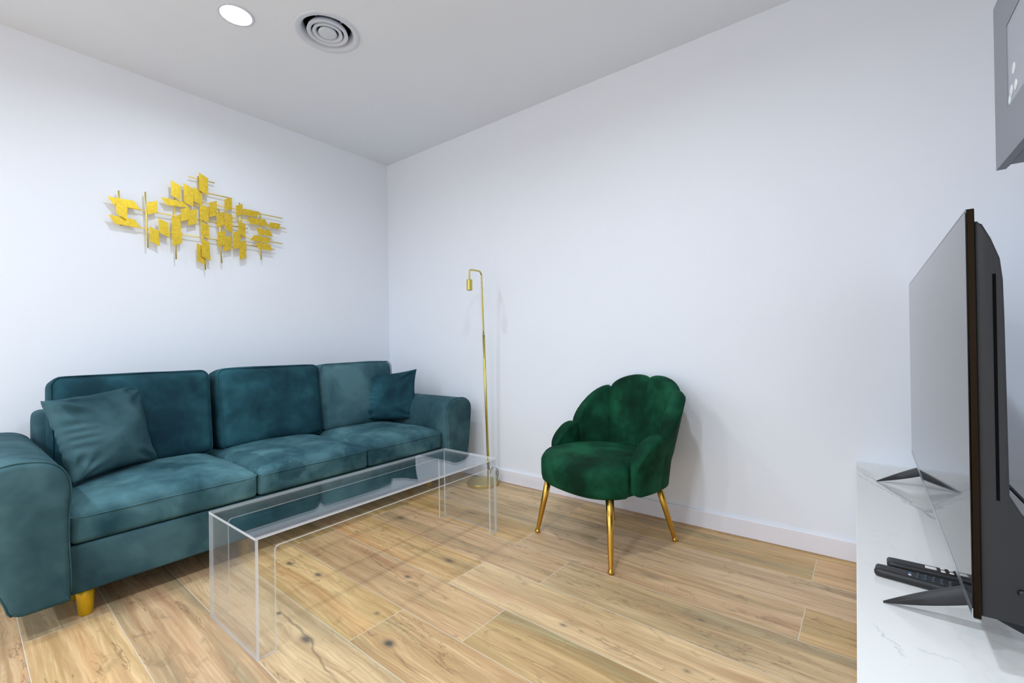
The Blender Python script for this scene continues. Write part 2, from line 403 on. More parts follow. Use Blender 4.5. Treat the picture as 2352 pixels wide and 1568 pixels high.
def marble_mat():
    m = NT('white_marble'); P = m.n('ShaderNodeNewGeometry').outputs['Position']
    xyz = m.n('ShaderNodeSeparateXYZ', {0: P}); x, y = xyz.outputs[0], xyz.outputs[1]
    n1 = m.noise(P, 9, 5, 0.65); n2 = m.noise(P, 3, 4, 0.6); n3 = m.noise(P, 30, 3, 0.6)
    wob = m.math('ADD', m.math('MULTIPLY', m.math('SUBTRACT', n1, 0.5), 0.22), m.math('MULTIPLY', m.math('SUBTRACT', n3, 0.5), 0.04))
    col = lin('#e9e7e2'); tot = None
    def vein(a, b, wd, x0, x1, st):
        nonlocal tot
        d = m.math('ABSOLUTE', m.math('SUBTRACT', m.math('ADD', y, wob), m.math('ADD', m.math('MULTIPLY', x, b), a)))
        v = m.n('ShaderNodeMapRange', {0: d, 1: 0.0, 2: wd, 3: 1.0, 4: 0.0}).outputs[0]
        v = m.math('MULTIPLY', m.math('POWER', v, 2.0), st)
        mk = m.math('MULTIPLY', m.n('ShaderNodeMapRange', {0: x, 1: x0, 2: x0 + 0.02, 3: 0.0, 4: 1.0}).outputs[0], m.n('ShaderNodeMapRange', {0: x, 1: x1 - 0.02, 2: x1, 3: 1.0, 4: 0.0}).outputs[0])
        v = m.math('MULTIPLY', v, mk); tot = v if tot is None else m.math('MAXIMUM', tot, v)
    vein(2.34, -2.6, 0.030, -0.02, 0.20, 0.8)
    vein(2.26, -2.2, 0.016, -0.02, 0.16, 0.7)
    vein(2.40, -2.4, 0.08, -0.02, 0.06, 0.45)
    vein(1.86, 0.4, 0.018, 0.15, 0.60, 0.8)
    vein(1.12, -1.6, 0.008, 0.01, 0.07, 0.6)
    vein(1.10, -0.5, 0.012, 0.07, 0.14, 0.4)
    g = m.math('MULTIPLY', m.ramp(m.math('ABSOLUTE', m.math('SUBTRACT', n2, 0.5)), [(0.0, 1.0), (0.012, 0.0)]), 0.10)
    tot = m.math('MAXIMUM', tot, g)
    m.set('Base Color', m.mix(m.math('MULTIPLY', tot, 0.75), col, lin('#8f98a3')))
    m.set('Roughness', 0.1); m.set('Specular IOR Level', 0.5)
    return m.m
MAT['marble'] = marble_mat()
# ------------------------------------------------------------------ room shell
T = 0.12
struct('floor', box((XA - T, YF - T, -0.1), (XC + T, YB + T, 0)), MAT['floor'])
struct('wall_left', box((XA - T, YF - T, 0), (XA, YB + T, CEIL)), MAT['wall'])
struct('wall_back', box((XA, YB, 0), (XC, YB + T, CEIL)), MAT['wall'])
struct('wall_right', box((XC, YF - T, 0), (XC + T, YB + T, CEIL)), MAT['wall'])
struct('wall_front', box((XA, YF - T, 0), (XC, YF, CEIL)), MAT['wall'])
VX, VY, VR = -2.135, 1.250, 0.152
def ceiling():
    bm = bmesh.new(); hole = 0.131; n = 64
    for z in (CEIL, CEIL + 0.3):
        o = [bm.verts.new(p) for p in ((XA - T, YF - T, z), (XC + T, YF - T, z), (XC + T, YB + T, z), (XA - T, YB + T, z))]
        es = [bm.edges.new((o[i], o[(i + 1) % 4])) for i in range(4)]
        if z == CEIL:
            h = [bm.verts.new((VX + hole * math.cos(2 * math.pi * k / n), VY + hole * math.sin(2 * math.pi * k / n), z)) for k in range(n)]
            es += [bm.edges.new((h[i], h[(i + 1) % n])) for i in range(n)]
            o1 = o
            bmesh.ops.triangle_fill(bm, edges=es, use_beauty=True, use_dissolve=False)
        else:
            bm.faces.new(o); o2 = o
    for i in range(4): bm.faces.new((o1[i], o1[(i + 1) % 4], o2[(i + 1) % 4], o2[i]))
    return bm
struct('ceiling', ceiling(), MAT['ceiling'])
def board(a, b, ny):
    bm = bmesh.new()
    add_box(bm, a, b, 0.006, 3); return bm
struct('baseboard_back', board((XA, YB - 0.013, 0), (XC, YB, 0.093), 0), MAT['base'])
struct('baseboard_left', board((XA, YF, 0), (XA + 0.013, YB - 0.013, 0.093), 0), MAT['base'])

# ------------------------------------------------------------------ downlights
for i, (lx, ly) in enumerate(DOWNLIGHTS):
    lab = ['round white recessed ceiling light, lit, beside the round air vent', 'round lit ceiling light above the green chair side of the room',
           'round lit ceiling light above the near end of the teal sofa', 'round lit ceiling light above the near end of the marble console', 'added unseen ceiling light for ambient fill, far behind the viewer near the left wall', 'added unseen ceiling light for ambient fill, far behind the viewer near the right wall'][i]
    t = thing('ceiling_light', lab, 'ceiling light', (lx, ly, CEIL), 0, 'ceiling downlights')
    bm = bmesh.new(); add_lathe(bm, [(0.0655, -0.0035), (0.069, -0.006), (0.078, -0.004), (0.080, 0.0)], 64); obj('trim_ring', bm, MAT['vent'], t)
    bm = bmesh.new(); add_lathe(bm, [(0, -0.0045), (0.067, -0.0045), (0.067, 0.0)], 64); obj('diffuser', bm, MAT['lamp'], t)
    ld = bpy.data.lights.new('downlight', 'AREA'); ld.shape = 'DISK'; ld.size = 0.13; ld.energy = LAMP_W[i]; ld.color = LAMP_COL; ld.spread = math.radians(LAMP_SPREAD)
    lo = bpy.data.objects.new('downlight_lamp', ld); C.objects.link(lo); lo.parent = t; lo.location = (0, 0, -0.012)

# ------------------------------------------------------------------ air vent
t = thing('air_vent', 'round white ceiling air vent with concentric rings', 'air vent', (VX, VY, CEIL))
bm = bmesh.new(); add_lathe(bm, [(0.156, 0.0), (0.155, -0.006), (0.150, -0.008), (0.130, -0.005), (0.126, 0.0), (0.119, 0.018), (0.112, 0.035), (0.114, 0.036), (0.128, 0.003)], 96); obj('flange', bm, MAT['vent'], t)
bm = bmesh.new(); add_lathe(bm, [(0.13, 0.0), (0.13, 0.14), (0, 0.14)], 64); obj('duct', bm, MAT['vent_dark'], t)
for (R, r) in ((0.0985, 0.079), (0.0715, 0.055)):
    bm = bmesh.new(); add_lathe(bm, [(R, -0.006), (R + 0.001, -0.004), (R - 0.004, 0.012), (r - 0.001, 0.032), (r - 0.003, 0.031), (r - 0.001, 0.012), (r + 0.0015, -0.0035), (r + 0.004, -0.0065), (R, -0.006)], 96); obj('louver_ring', bm, MAT['vent'], t)
bm = bmesh.new(); add_lathe(bm, [(0, -0.008), (0.038, -0.0075), (0.0445, -0.005), (0.043, 0.004), (0.03, 0.02), (0, 0.02)], 64); obj('centre_cap', bm, MAT['vent'], t)
bm = bmesh.new()
for a in (0, 90): 
    ca, sa = math.cos(math.radians(a + 20)), math.sin(math.radians(a + 20))
    add_tube(bm, [(-0.128 * ca, -0.128 * sa, 0.033), (0.128 * ca, 0.128 * sa, 0.033)], 0.004, 8)
obj('support_bar', bm, MAT['bezel_metal'], t)

# ------------------------------------------------------------------ sofa
sofa = thing('sofa', 'long teal velvet three-seat sofa with padded arms against the left wall', 'sofa', (-2.80, 1.23, 0))
SX, SY = -2.80, 1.23
def L(bm):  # world -> sofa local
    bmesh.ops.translate(bm, verts=bm.verts, vec=(-SX, -SY, 0)); return bm
XF = -2.275
Y0, Y1, Y2, Y3 = 0.295, 0.945, 1.555, 2.145
bm = loft(bmesh.new(), rrect(-3.20, XF, 0.100, 0.278, 0.012), (Y0 + 0.002, Y3 - 0.002), 0.006, lambda a, b, x: (a, x, b)); obj('base', L(bm), MAT['teal'], sofa)
def backframe():
    prof = [(-3.235, 0.12), (-3.04, 0.12), (-3.04, 0.45), (-3.07, 0.66), (-3.085, 0.69), (-3.11, 0.705), (-3.16, 0.710), (-3.20, 0.705), (-3.225, 0.685), (-3.24, 0.65), (-3.245, 0.4)]
    return loft(bmesh.new(), prof, (0.285, 2.17), 0.03, lambda a, b, x: (a, x, b))
obj('backrest_frame', L(backframe()), MAT['teal'], sofa)

def seat(ya, yb, seed):
    x0, x1, z0, z1 = -3.03, XF, 0.281, 0.395
    w, d, h = x1 - x0, yb - ya - 0.004, z1 - z0
    bm = puffy(w, d, h, 0.022, 22, (0.006, 0, 0, 0, 0, 0), 0.0, seed)
    for v in bm.verts:                                  # domed top, softly dented
        if v.co.z > h / 2 - 0.03:
            fx = max(0, 1 - (abs(v.co.x) / (w / 2)) ** 4); fy = max(0, 1 - (abs(v.co.y) / (d / 2)) ** 3.2)
            k = (fx ** 0.5) * (fy ** 0.6)
            v.co.z += k * (0.047 + 0.008 * fnoise(v.co, 5, seed) + 0.003 * fnoise(v.co, 18, seed))
        v.co.x += (0.003 * fnoise(v.co, 9, seed + 2)) if v.co.x > 0 else 0
    bmesh.ops.translate(bm, verts=bm.verts, vec=((x0 + x1) / 2, (ya + yb) / 2, (z0 + z1) / 2))
    o = obj('seat_cushion', L(bm), MAT['teal_seat'], sofa)
    e = 0.012
    pts = bez([(x1 - 0.3, ya + 0.004, z1 - 0.006), (x1 - 0.04, ya + 0.004, z1 - 0.007), (x1 - 0.003, ya + 0.022, z1 - 0.014), (x1 + 0.004, ya + 0.12, z1 - 0.014), (x1 + 0.005, (ya + yb) / 2, z1 - 0.013),
               (x1 + 0.004, yb - 0.12, z1 - 0.014), (x1 - 0.003, yb - 0.022, z1 - 0.014), (x1 - 0.04, yb - 0.004, z1 - 0.007), (x1 - 0.3, yb - 0.004, z1 - 0.006)], 8)
    b2 = add_tube(bmesh.new(), pts, 0.0028, 8); bmesh.ops.translate(b2, verts=b2.verts, vec=(-SX, -SY, 0))
    p = obj('piping', b2, MAT['teal_seat'], o); return o
for i, (a, b) in enumerate(((Y0, Y1), (Y1, Y2), (Y2, Y3))): seat(a, b, 1.7 + 3 * i)

def backcushion(ya, yb, seed, z0=0.405, z1=0.868, xm=-2.935, lean=7, th=0.185):
    d, h = yb - ya, z1 - z0
    bm = puffy(th, d, h, 0.042, 20, (0.035, 0.01, 0.006, 0.006, 0.008, 0), 0.0, seed)
    for v in bm.verts:
        n = fnoise(v.co, 6, seed) * 0.008
        ed = max(abs(v.co.y) / (d / 2), abs(v.co.z) / (h / 2))
        if ed > 0.75: n += 0.0035 * math.sin((v.co.z + v.co.y * 0.3) * 150) * (ed - 0.75) * 3 * (0.5 + 0.5 * fnoise(v.co, 4, seed))
        if v.co.x > 0: v.co.x += n
        if v.co.z > h * 0.3: v.co.z += 0.006 * fnoise(v.co, 4, seed + 5)
    M = Matrix.Translation((xm - SX, (ya + yb) / 2 - SY, (z0 + z1) / 2)) @ Matrix.Rotation(math.radians(-lean), 4, 'Y')
    bm.transform(M); o = obj('back_cushion', bm, MAT['teal_dark'] if seed < 8 else MAT['teal_lite'], sofa)
    b2 = bmesh.new()
    for xx in (th / 2 - 0.016, -th / 2 + 0.016):
        add_tube(b2, [(xx, p[0], p[1]) for p in rrect(-d / 2 + 0.0035, d / 2 - 0.0035, -h / 2 + 0.0035, h / 2 - 0.001, 0.042, 8)], 0.0024, 8, closed=True)
    b2.transform(M); obj('piping', b2, MAT['teal_dark'] if seed < 8 else MAT['teal_lite'], o); return o
backcushion(0.318, 0.945, 2.1); backcushion(0.982, 1.588, 5.4); backcushion(1.598, 2.185, 9.2)

def arm(inner, outtop, outbot, sgn, name_seed):
    # profile in (y, z): s=+1 right arm (outer = +y), s=-1 left arm
    iy = 0.0; W = abs(outtop - inner); B = abs(outbot - inner)
    pr = [(0.0, 0.098), (0.0, 0.20), (0.004, 0.32), (0.002, 0.42), (-0.003, 0.50), (0.004, 0.545), (0.024, 0.585), (0.062, 0.610), (0.11, 0.618), (W - 0.085, 0.616), (W - 0.045, 0.603), (W - 0.014, 0.578), (W, 0.545),
          (W - 0.002, 0.49), (W - 0.012, 0.40), (W - (W - B) * 0.55, 0.26), (B, 0.155), (B - 0.010, 0.120), (B - 0.035, 0.100), (B - 0.07, 0.098)]
    pr = [(p.x, p.y) for p in bez([(a, b, 0) for a, b in pr], 3)]
    pr = [(inner + sgn * a, b) for a, b in pr]
    bm = loft(bmesh.new(), pr, (-3.18, XF + 0.045), 0.020, lambda a, b, x: (x, a, b), seg=6)
    o = obj('armrest', L(bm), MAT['teal'], sofa)
    sp = [(XF + 0.045 - 0.010, inner + sgn * a, b) for a, b in [(q[0], q[1]) for q in [((p[0] - inner) * sgn, p[1]) for p in pr]] if b > 0.11]
    b2 = add_tube(bmesh.new(), sp, 0.0026, 8); bmesh.ops.translate(b2, verts=b2.verts, vec=(-SX, -SY, 0)); obj('piping', b2, MAT['teal'], o)
    return o
arm(Y0, 0.055, 0.135, -1, 1); arm(Y3 + 0.004, 2.395, 2.335, 1, 2)
for (x, y) in ((-2.325, 0.345), (-2.41, 2.13), (-2.50, 0.333), (-3.02, 0.345), (-3.02, 2.13)):
    dx = 0.012 if x > -2.7 else -0.012; dy = 0.0
    bm = add_tube(bmesh.new(), [(x, y, 0.0), (x, y, 0.003), (x - dx * .5, y, 0.06), (x - dx, y, 0.108)], [0.019, 0.0215, 0.026, 0.0295], 28); obj('leg', L(bm), MAT['sofa_leg'], sofa)

# ------------------------------------------------------------------ throw pillows
def pillow(label, BL, BR, h, lean, seed, th=0.15, mat='teal', tl=(0, 0), tr=(0, 0), bl=(0, 0), br=(0, 0)):
    BL, BR = Vector(BL), Vector(BR); e = (BR - BL); wd = e.length; e.normalize(); z = Vector((0, 0, 1)); n = e.cross(z).normalized()
    a = math.radians(lean); up = z * math.cos(a) - n * math.sin(a); nn = n * math.cos(a) + z * math.sin(a)
    base = (BL + BR) / 2
    N = 64; bm = bmesh.new()
    def pt(i, j, sd):
        u = -1 + 2 * i / N; v = -1 + 2 * j / N
        pin = 0.075
        uu = u * (1 - pin * (1 - v * v)) ; vv = v * (1 - pin * (1 - u * u))
        X = uu * wd / 2; Z = (vv + 1) / 2 * h
        wt = [((1 - u) * (1 - v), bl), ((1 + u) * (1 - v), br), ((1 - u) * (1 + v), tl), ((1 + u) * (1 + v), tr)]
        for k, off in wt: X += off[0] * (k / 4) ** 2; Z += off[1] * (k / 4) ** 2
        f = max(0, (1 - u ** 2)) ** 0.5 * max(0, (1 - v ** 2)) ** 0.5
        t = th / 2 * f ** 0.8
        ed = max(abs(u), abs(v)); cor = min(1, (abs(u) * abs(v)) ** 2 * 2)
        t += 0.012 * fnoise((u, v, sd), 1.6, seed) * f ** 0.5 + 0.006 * math.sin(13 * (u + v * (1 if u * v < 0 else -1)) + seed) * cor * f ** 0.4 * 2
        t += 0.0045 * math.sin(26 * v + 5 * u + 2 * math.sin(5 * v)) * max(0, -u - 0.35) * 2 * f ** 0.4
        for cu, cv in ((-1, -1), (1, -1), (-1, 1), (1, 1)):
            du, dv = u - cu, v - cv; dist = math.hypot(du, dv); ang = math.atan2(dv, du)
            t += 0.0065 * math.sin(ang * 11 + seed * 3 + cu) * math.exp(-((dist - 0.45) / 0.28) ** 2)
        return base + e * X + up * Z + nn * (sd * max(t, 0) + th * 0.42)
    F = {}; 
    for sd in (1, -1):
        for i in range(N + 1):
            for j in range(N + 1):
                if sd == -1 and (i in (0, N) or j in (0, N)): F[(sd, i, j)] = F[(1, i, j)]
                else: F[(sd, i, j)] = bm.verts.new(pt(i, j, sd))
        for i in range(N):
            for j in range(N):
                bm.faces.new([F[(sd, i, j)], F[(sd, i + 1, j)], F[(sd, i + 1, j + 1)], F[(sd, i, j + 1)]])
    o = obj('throw_pillow', bm, MAT[mat])
    o['label'] = label; o['category'] = 'pillow'; o['group'] = 'teal throw pillows on the sofa'
    return o
pillow('square teal velvet throw pillow leaning at the left end of the sofa', (-2.645, .315, .415), (-2.825, .625, .42), .385, 20, 1.3, 0.17, tl=(-0.02, -0.015), tr=(0.085, 0.02), br=(0.02, 0.0))
pillow('square teal velvet throw pillow leaning by the far right arm of the sofa', (-2.91, 1.925, .43), (-2.66, 2.225, .425), .355, 10, 4.1, 0.13, 'teal_dark', tl=(-0.05, -0.005), tr=(0.02, 0.03), br=(0.05, 0.0), bl=(-0.02, 0))

# ------------------------------------------------------------------ gold wall art
PLATES=[
 (0.036,[(0.5944, 1.8513), (0.711, 1.8536), (0.7397, 1.8084), (0.6229, 1.8081)]),
 (0.044,[(0.6295, 1.8249), (0.6797, 1.8053), (0.6764, 1.7345), (0.6315, 1.7596)]),
 (0.036,[(0.5989, 1.7502), (0.7139, 1.7458), (0.7406, 1.7017), (0.6238, 1.7053)]),
 (0.040,[(0.7716, 1.86), (0.8182, 1.8789), (0.8175, 1.8101), (0.7709, 1.7857)]),
 (0.036,[(0.7804, 1.7211), (0.8248, 1.7003), (0.8301, 1.6105), (0.7827, 1.633)]),
 (0.042,[(0.8212, 1.776), (0.8697, 1.7584), (0.8764, 1.6688), (0.8253, 1.6918)]),
 (0.036,[(0.8372, 1.9084), (0.9506, 1.9067), (0.9815, 1.8758), (0.8618, 1.8656)]),
 (0.046,[(0.8839, 2.0206), (0.9346, 1.998), (0.9336, 1.9058), (0.8851, 1.9302)]),
 (0.042,[(0.95, 2.0216), (1.0027, 1.9986), (1.0002, 1.8853), (0.951, 1.9029)]),
 (0.036,[(1.0033, 2.0135), (1.0516, 1.9911), (1.0516, 1.904), (1.0038, 1.925)]),
 (0.046,[(1.0311, 2.1106), (1.0815, 2.087), (1.0812, 1.9747), (1.0322, 1.9974)]),
 (0.036,[(0.8886, 1.7992), (0.9352, 1.8245), (0.9358, 1.7109), (0.8889, 1.6933)]),
 (0.040,[(0.8878, 1.6924), (0.9408, 1.7138), (0.9402, 1.6473), (0.893, 1.6207)]),
 (0.044,[(0.9337, 1.8563), (0.9805, 1.8793), (0.9806, 1.8021), (0.9347, 1.7803)]),
 (0.038,[(0.974, 1.8587), (1.0219, 1.8777), (1.0186, 1.7826), (0.9717, 1.7625)]),
 (0.044,[(1.0352, 1.9093), (1.0858, 1.8967), (1.0824, 1.8), (1.0355, 1.8148)]),
 (0.036,[(1.0888, 1.9347), (1.1336, 1.9566), (1.1326, 1.8617), (1.0902, 1.8399)]),
 (0.040,[(1.1761, 1.9774), (1.222, 1.999), (1.2211, 1.923), (1.1767, 1.9005)]),
 (0.040,[(1.039, 1.8054), (1.0859, 1.7877), (1.0873, 1.6946), (1.0404, 1.719)]),
 (0.044,[(1.0412, 1.6941), (1.0858, 1.6773), (1.0917, 1.5575), (1.0437, 1.578)]),
 (0.034,[(1.0186, 1.662), (1.0673, 1.6429), (1.0699, 1.5273), (1.0206, 1.549)]),
 (0.036,[(1.1317, 1.8727), (1.1766, 1.8967), (1.1781, 1.8069), (1.1307, 1.7824)]),
 (0.042,[(1.1769, 1.8956), (1.2224, 1.8802), (1.2226, 1.7578), (1.1772, 1.7832)]),
 (0.044,[(1.1301, 1.7487), (1.1773, 1.7705), (1.1813, 1.6795), (1.1354, 1.6552)]),
 (0.036,[(1.1721, 1.7241), (1.2164, 1.7451), (1.2153, 1.6494), (1.1696, 1.6321)]),
 (0.044,[(1.224, 1.7663), (1.2689, 1.7845), (1.2714, 1.6743), (1.2227, 1.6523)]),
 (0.036,[(1.2592, 1.8577), (1.304, 1.838), (1.3035, 1.7459), (1.2598, 1.7715)]),
 (0.038,[(1.2662, 1.7118), (1.3079, 1.7277), (1.3065, 1.608), (1.2637, 1.5905)]),
 (0.044,[(1.2431, 1.9502), (1.2854, 1.9706), (1.2829, 1.8988), (1.2439, 1.8788)]),
 (0.036,[(1.2935, 1.9433), (1.3976, 1.9434), (1.382, 1.9025), (1.285, 1.9008)]),
 (0.042,[(1.3119, 1.8881), (1.4314, 1.8957), (1.4568, 1.8527), (1.3331, 1.8457)]),
 (0.036,[(1.4685, 1.8864), (1.541, 1.889), (1.5272, 1.8461), (1.4506, 1.8464)]),
 (0.044,[(1.3666, 1.8226), (1.4614, 1.829), (1.4824, 1.7844), (1.3895, 1.7813)]),
 (0.038,[(1.3596, 1.775), (1.4691, 1.7708), (1.4541, 1.7319), (1.3334, 1.735)]),
 (0.044,[(1.3609, 1.7212), (1.4601, 1.7277), (1.4771, 1.6832), (1.3855, 1.6808)]),
]
RODS=[
 ('v',0.030,(0.6442, 1.8966),(0.6505, 1.6973)),
 ('v',0.030,(0.7637, 1.9203),(0.7734, 1.5936)),
 ('v',0.030,(0.9065, 1.9208),(0.9105, 1.5449)),
 ('v',0.030,(1.0312, 2.0901),(1.0656, 1.4983)),
 ('v',0.030,(1.1464, 1.9078),(1.1599, 1.5546)),
 ('v',0.030,(1.2713, 1.9799),(1.2749, 1.7405)),
 ('v',0.030,(1.4029, 1.9368),(1.4057, 1.6112)),
 ('h',0.026,(0.982, 2.0742),(1.1251, 2.0735)),
 ('h',0.026,(0.9402, 1.9961),(1.2219, 1.9974)),
 ('h',0.026,(1.0541, 1.9311),(1.5572, 1.9344)),
 ('h',0.026,(1.0075, 1.9064),(1.1503, 1.9039)),
 ('h',0.026,(0.656, 1.8107),(1.3228, 1.8142)),
 ('h',0.026,(1.2256, 1.8685),(1.5778, 1.8638)),
 ('h',0.026,(0.6366, 1.7073),(1.5001, 1.6984)),
 ('h',0.026,(1.2819, 1.754),(1.5548, 1.7487)),
]
art = thing('wall_art', 'gold metal wall sculpture of leaf-finished plates on rods above the sofa', 'wall decoration', (XA, 1.08, 1.82))
def AL(bm): bmesh.ops.translate(bm, verts=bm.verts, vec=(-XA, -1.08, -1.82)); return bm
for d, poly in PLATES:
    bm = add_prism(bmesh.new(), poly, lambda a, b, c, d=d: (XA + d - c, a, b), 0.0015)
    bmesh.ops.bevel(bm, geom=bm.edges[:], offset=0.0004, segments=1, affect='EDGES')
    obj('gold_plate', AL(bm), MAT['gold_leaf'], art, smooth=False)
for k, d, a, b in RODS:
    r = 0.0044 if k == 'v' else 0.0034
    bm = add_tube(bmesh.new(), [(XA + d, a[0], a[1]), (XA + d, b[0], b[1])], r, 10); obj('rod', AL(bm), MAT['gold_rod'], art)
for (y, z) in ((0.768, 1.80), (1.047, 1.93), (1.150, 1.70), (1.404, 1.80)):
    bm = add_tube(bmesh.new(), [(XA, y, z), (XA + 0.031, y, z)], 0.004, 10); obj('wall_mount', AL(bm), MAT['gold_rod'], art)

# ------------------------------------------------------------------ floor lamp
lamp = thing('floor_lamp', 'slim brushed brass floor lamp with bent arm in the room corner', 'floor lamp', (-2.115, 2.378, 0))
def LL(bm): bmesh.ops.translate(bm, verts=bm.verts, vec=(2.115, -2.378, 0)); return bm
bm = bmesh.new(); add_lathe(bm, [(0, 0.0), (0.110, 0.0), (0.1125, 0.002), (0.1125, 0.020), (0.110, 0.0225), (0.02, 0.0245), (0, 0.0245)], 96); sharp(obj('base', bm, MAT['brass'], lamp), 30)
B0, J0, T0 = Vector((-2.083, 2.408, 0.02)), Vector((-2.080, 2.371, 1.057)), Vector((-2.075, 2.350, 1.475))
bm = add_tube(bmesh.new(), [B0, J0], 0.0085, 20); add_tube(bm, [J0, J0 + (J0 - B0).normalized() * 0.004], 0.0095, 20); obj('pole', LL(bm), MAT['brass'], lamp)
path = bez([J0, J0.lerp(T0, 0.5), J0.lerp(T0, 0.97), (-2.0748, 2.3480, 1.486), (-2.0742, 2.342, 1.4965), (-2.073, 2.330, 1.503), (-2.072, 2.315, 1.5045), (-2.068, 2.245, 1.503), (-2.066, 2.225, 1.498), (-2.065, 2.217, 1.485), (-2.065, 2.216, 1.43)], 6)
bm = add_tube(bmesh.new(), path, 0.0058, 16); obj('arm', LL(bm), MAT['brass'], lamp)
sc = (-2.065, 2.216)
bm = bmesh.new(); add_lathe(bm, [(0.005, 1.434), (0.0175, 1.434), (0.0195, 1.432), (0.0195, 1.362), (0.017, 1.362), (0.017, 1.425), (0, 1.425)], 40, (sc[0], sc[1], 0)); sharp(obj('lamp_shade', LL(bm), MAT['brass'], lamp), 30)
bm = add_tube(bmesh.new(), bez([(-2.086, 2.418, 0.06), (-2.08, 2.44, 0.105), (-2.045, 2.445, 0.11), (-2.022, 2.44, 0.085), (-2.03, 2.44, 0.05), (-2.055, 2.445, 0.03), (-2.06, 2.48, 0.006), (-2.10, 2.485, 0.004), (-2.4, 2.485, 0.004)], 8), 0.0026, 8)
cd = obj('power_cord', LL(bm), MAT['cord'], lamp)
bm = box((-2.052, 2.43, 0.055), (-2.036, 2.446, 0.095), 0.005, 3); obj('cord_switch', LL(bm), MAT['cord'], cd)

# ------------------------------------------------------------------ clear acrylic table
TX0, TX1, TY0, TY1, TZ, TH = -1.912, -1.522, 0.619, 1.820, 0.392, 0.009
tab = thing('coffee_table', 'low clear acrylic waterfall coffee table in front of the sofa', 'table', ((TX0 + TX1) / 2, (TY0 + TY1) / 2, 0))
def TL(bm):
    bmesh.ops.translate(bm, verts=bm.verts, vec=(-(TX0 + TX1) / 2, -(TY0 + TY1) / 2, 0)); return bm
def slab(a, b, thin):
    bm = box(a, b)
    bmesh.ops.recalc_face_normals(bm, faces=bm.faces)
    for f in bm.faces: f.material_index = 0 if abs(f.normal[thin]) > 0.9 else 1
    return bm
AC = [MAT['acrylic'], MAT['acrylic_edge']]
obj('table_top', TL(slab((TX0, TY0, TZ - TH), (TX1, TY1, TZ), 2)), AC, tab, False)
for ya, yb in ((TY0, TY0 + TH), (TY1 - TH, TY1)):
    obj('end_panel', TL(slab((TX0, ya, 0.0012), (TX1, yb, TZ - TH - 0.0003), 1)), [MAT['acrylic_end'], MAT['acrylic_edge']], tab, False)
def apron(x0, x1):
    a, b = TY0 + TH + 0.0003, TY1 - TH - 0.0003; zt = TZ - TH - 0.0003; oy0, oy1, oz, r = 0.682, 1.768, 0.343, 0.014
    pts = [(a, 0.0012), (oy0, 0.0012), (oy0, oz - r)]
    for k in range(1, 7): t = math.radians(180 - 15 * k); pts.append((oy0 + r + r * math.cos(t), oz - r + r * math.sin(t)))
    for k in range(0, 7): t = math.radians(90 - 15 * k); pts.append((oy1 - r + r * math.cos(t), oz - r + r * math.sin(t)))
    pts += [(oy1, 0.0012), (b, 0.0012), (b, zt), (a, zt)]
    bm = add_prism(bmesh.new(), pts, lambda p, q, c: (x0 + c, p, q), x1 - x0)
    bmesh.ops.recalc_face_normals(bm, faces=bm.faces)
    for f in bm.faces: f.material_index = 0 if abs(f.normal[0]) > 0.9 else 1
    return bm
for x0, x1 in ((TX0, TX0 + TH), (TX1 - TH, TX1)): obj('side_panel', TL(apron(x0, x1)), AC, tab, False)

# ------------------------------------------------------------------ green shell chair
TH_C = math.radians(-16.5)
chair = thing('accent_chair', 'dark green velvet scalloped shell chair with gold legs by the back wall', 'chair', (-1.03, 2.10, 0), TH_C)
# plan path of the shell, chair local: front is -y
def shell_path():
    P = [(-0.268, -0.125), (-0.274, -0.05), (-0.274, 0.04), (-0.268, 0.13), (-0.215, 0.21), (-0.12, 0.262), (0, 0.278), (0.12, 0.262), (0.215, 0.21), (0.268, 0.13), (0.290, 0.04), (0.292, -0.05), (0.285, -0.135)]
    pts = bez([(a, b, 0) for a, b in P], 16); ln = [0]
    for a, b in zip(pts, pts[1:]): ln.append(ln[-1] + (b - a).length)
    return pts, ln
PP, LN = shell_path()
def on_path(s):
    s = max(0.0, min(1.0, s)); d = s * LN[-1]
    for i in range(len(LN) - 1):
        if LN[i + 1] >= d - 1e-9:
            f = (d - LN[i]) / (LN[i + 1] - LN[i]); p = PP[i].lerp(PP[i + 1], f)
            a, b = PP[max(0, i - 1)], PP[min(len(PP) - 1, i + 2)]; t = (b - a).normalized(); return p, Vector((t.y, -t.x, 0)) * -1
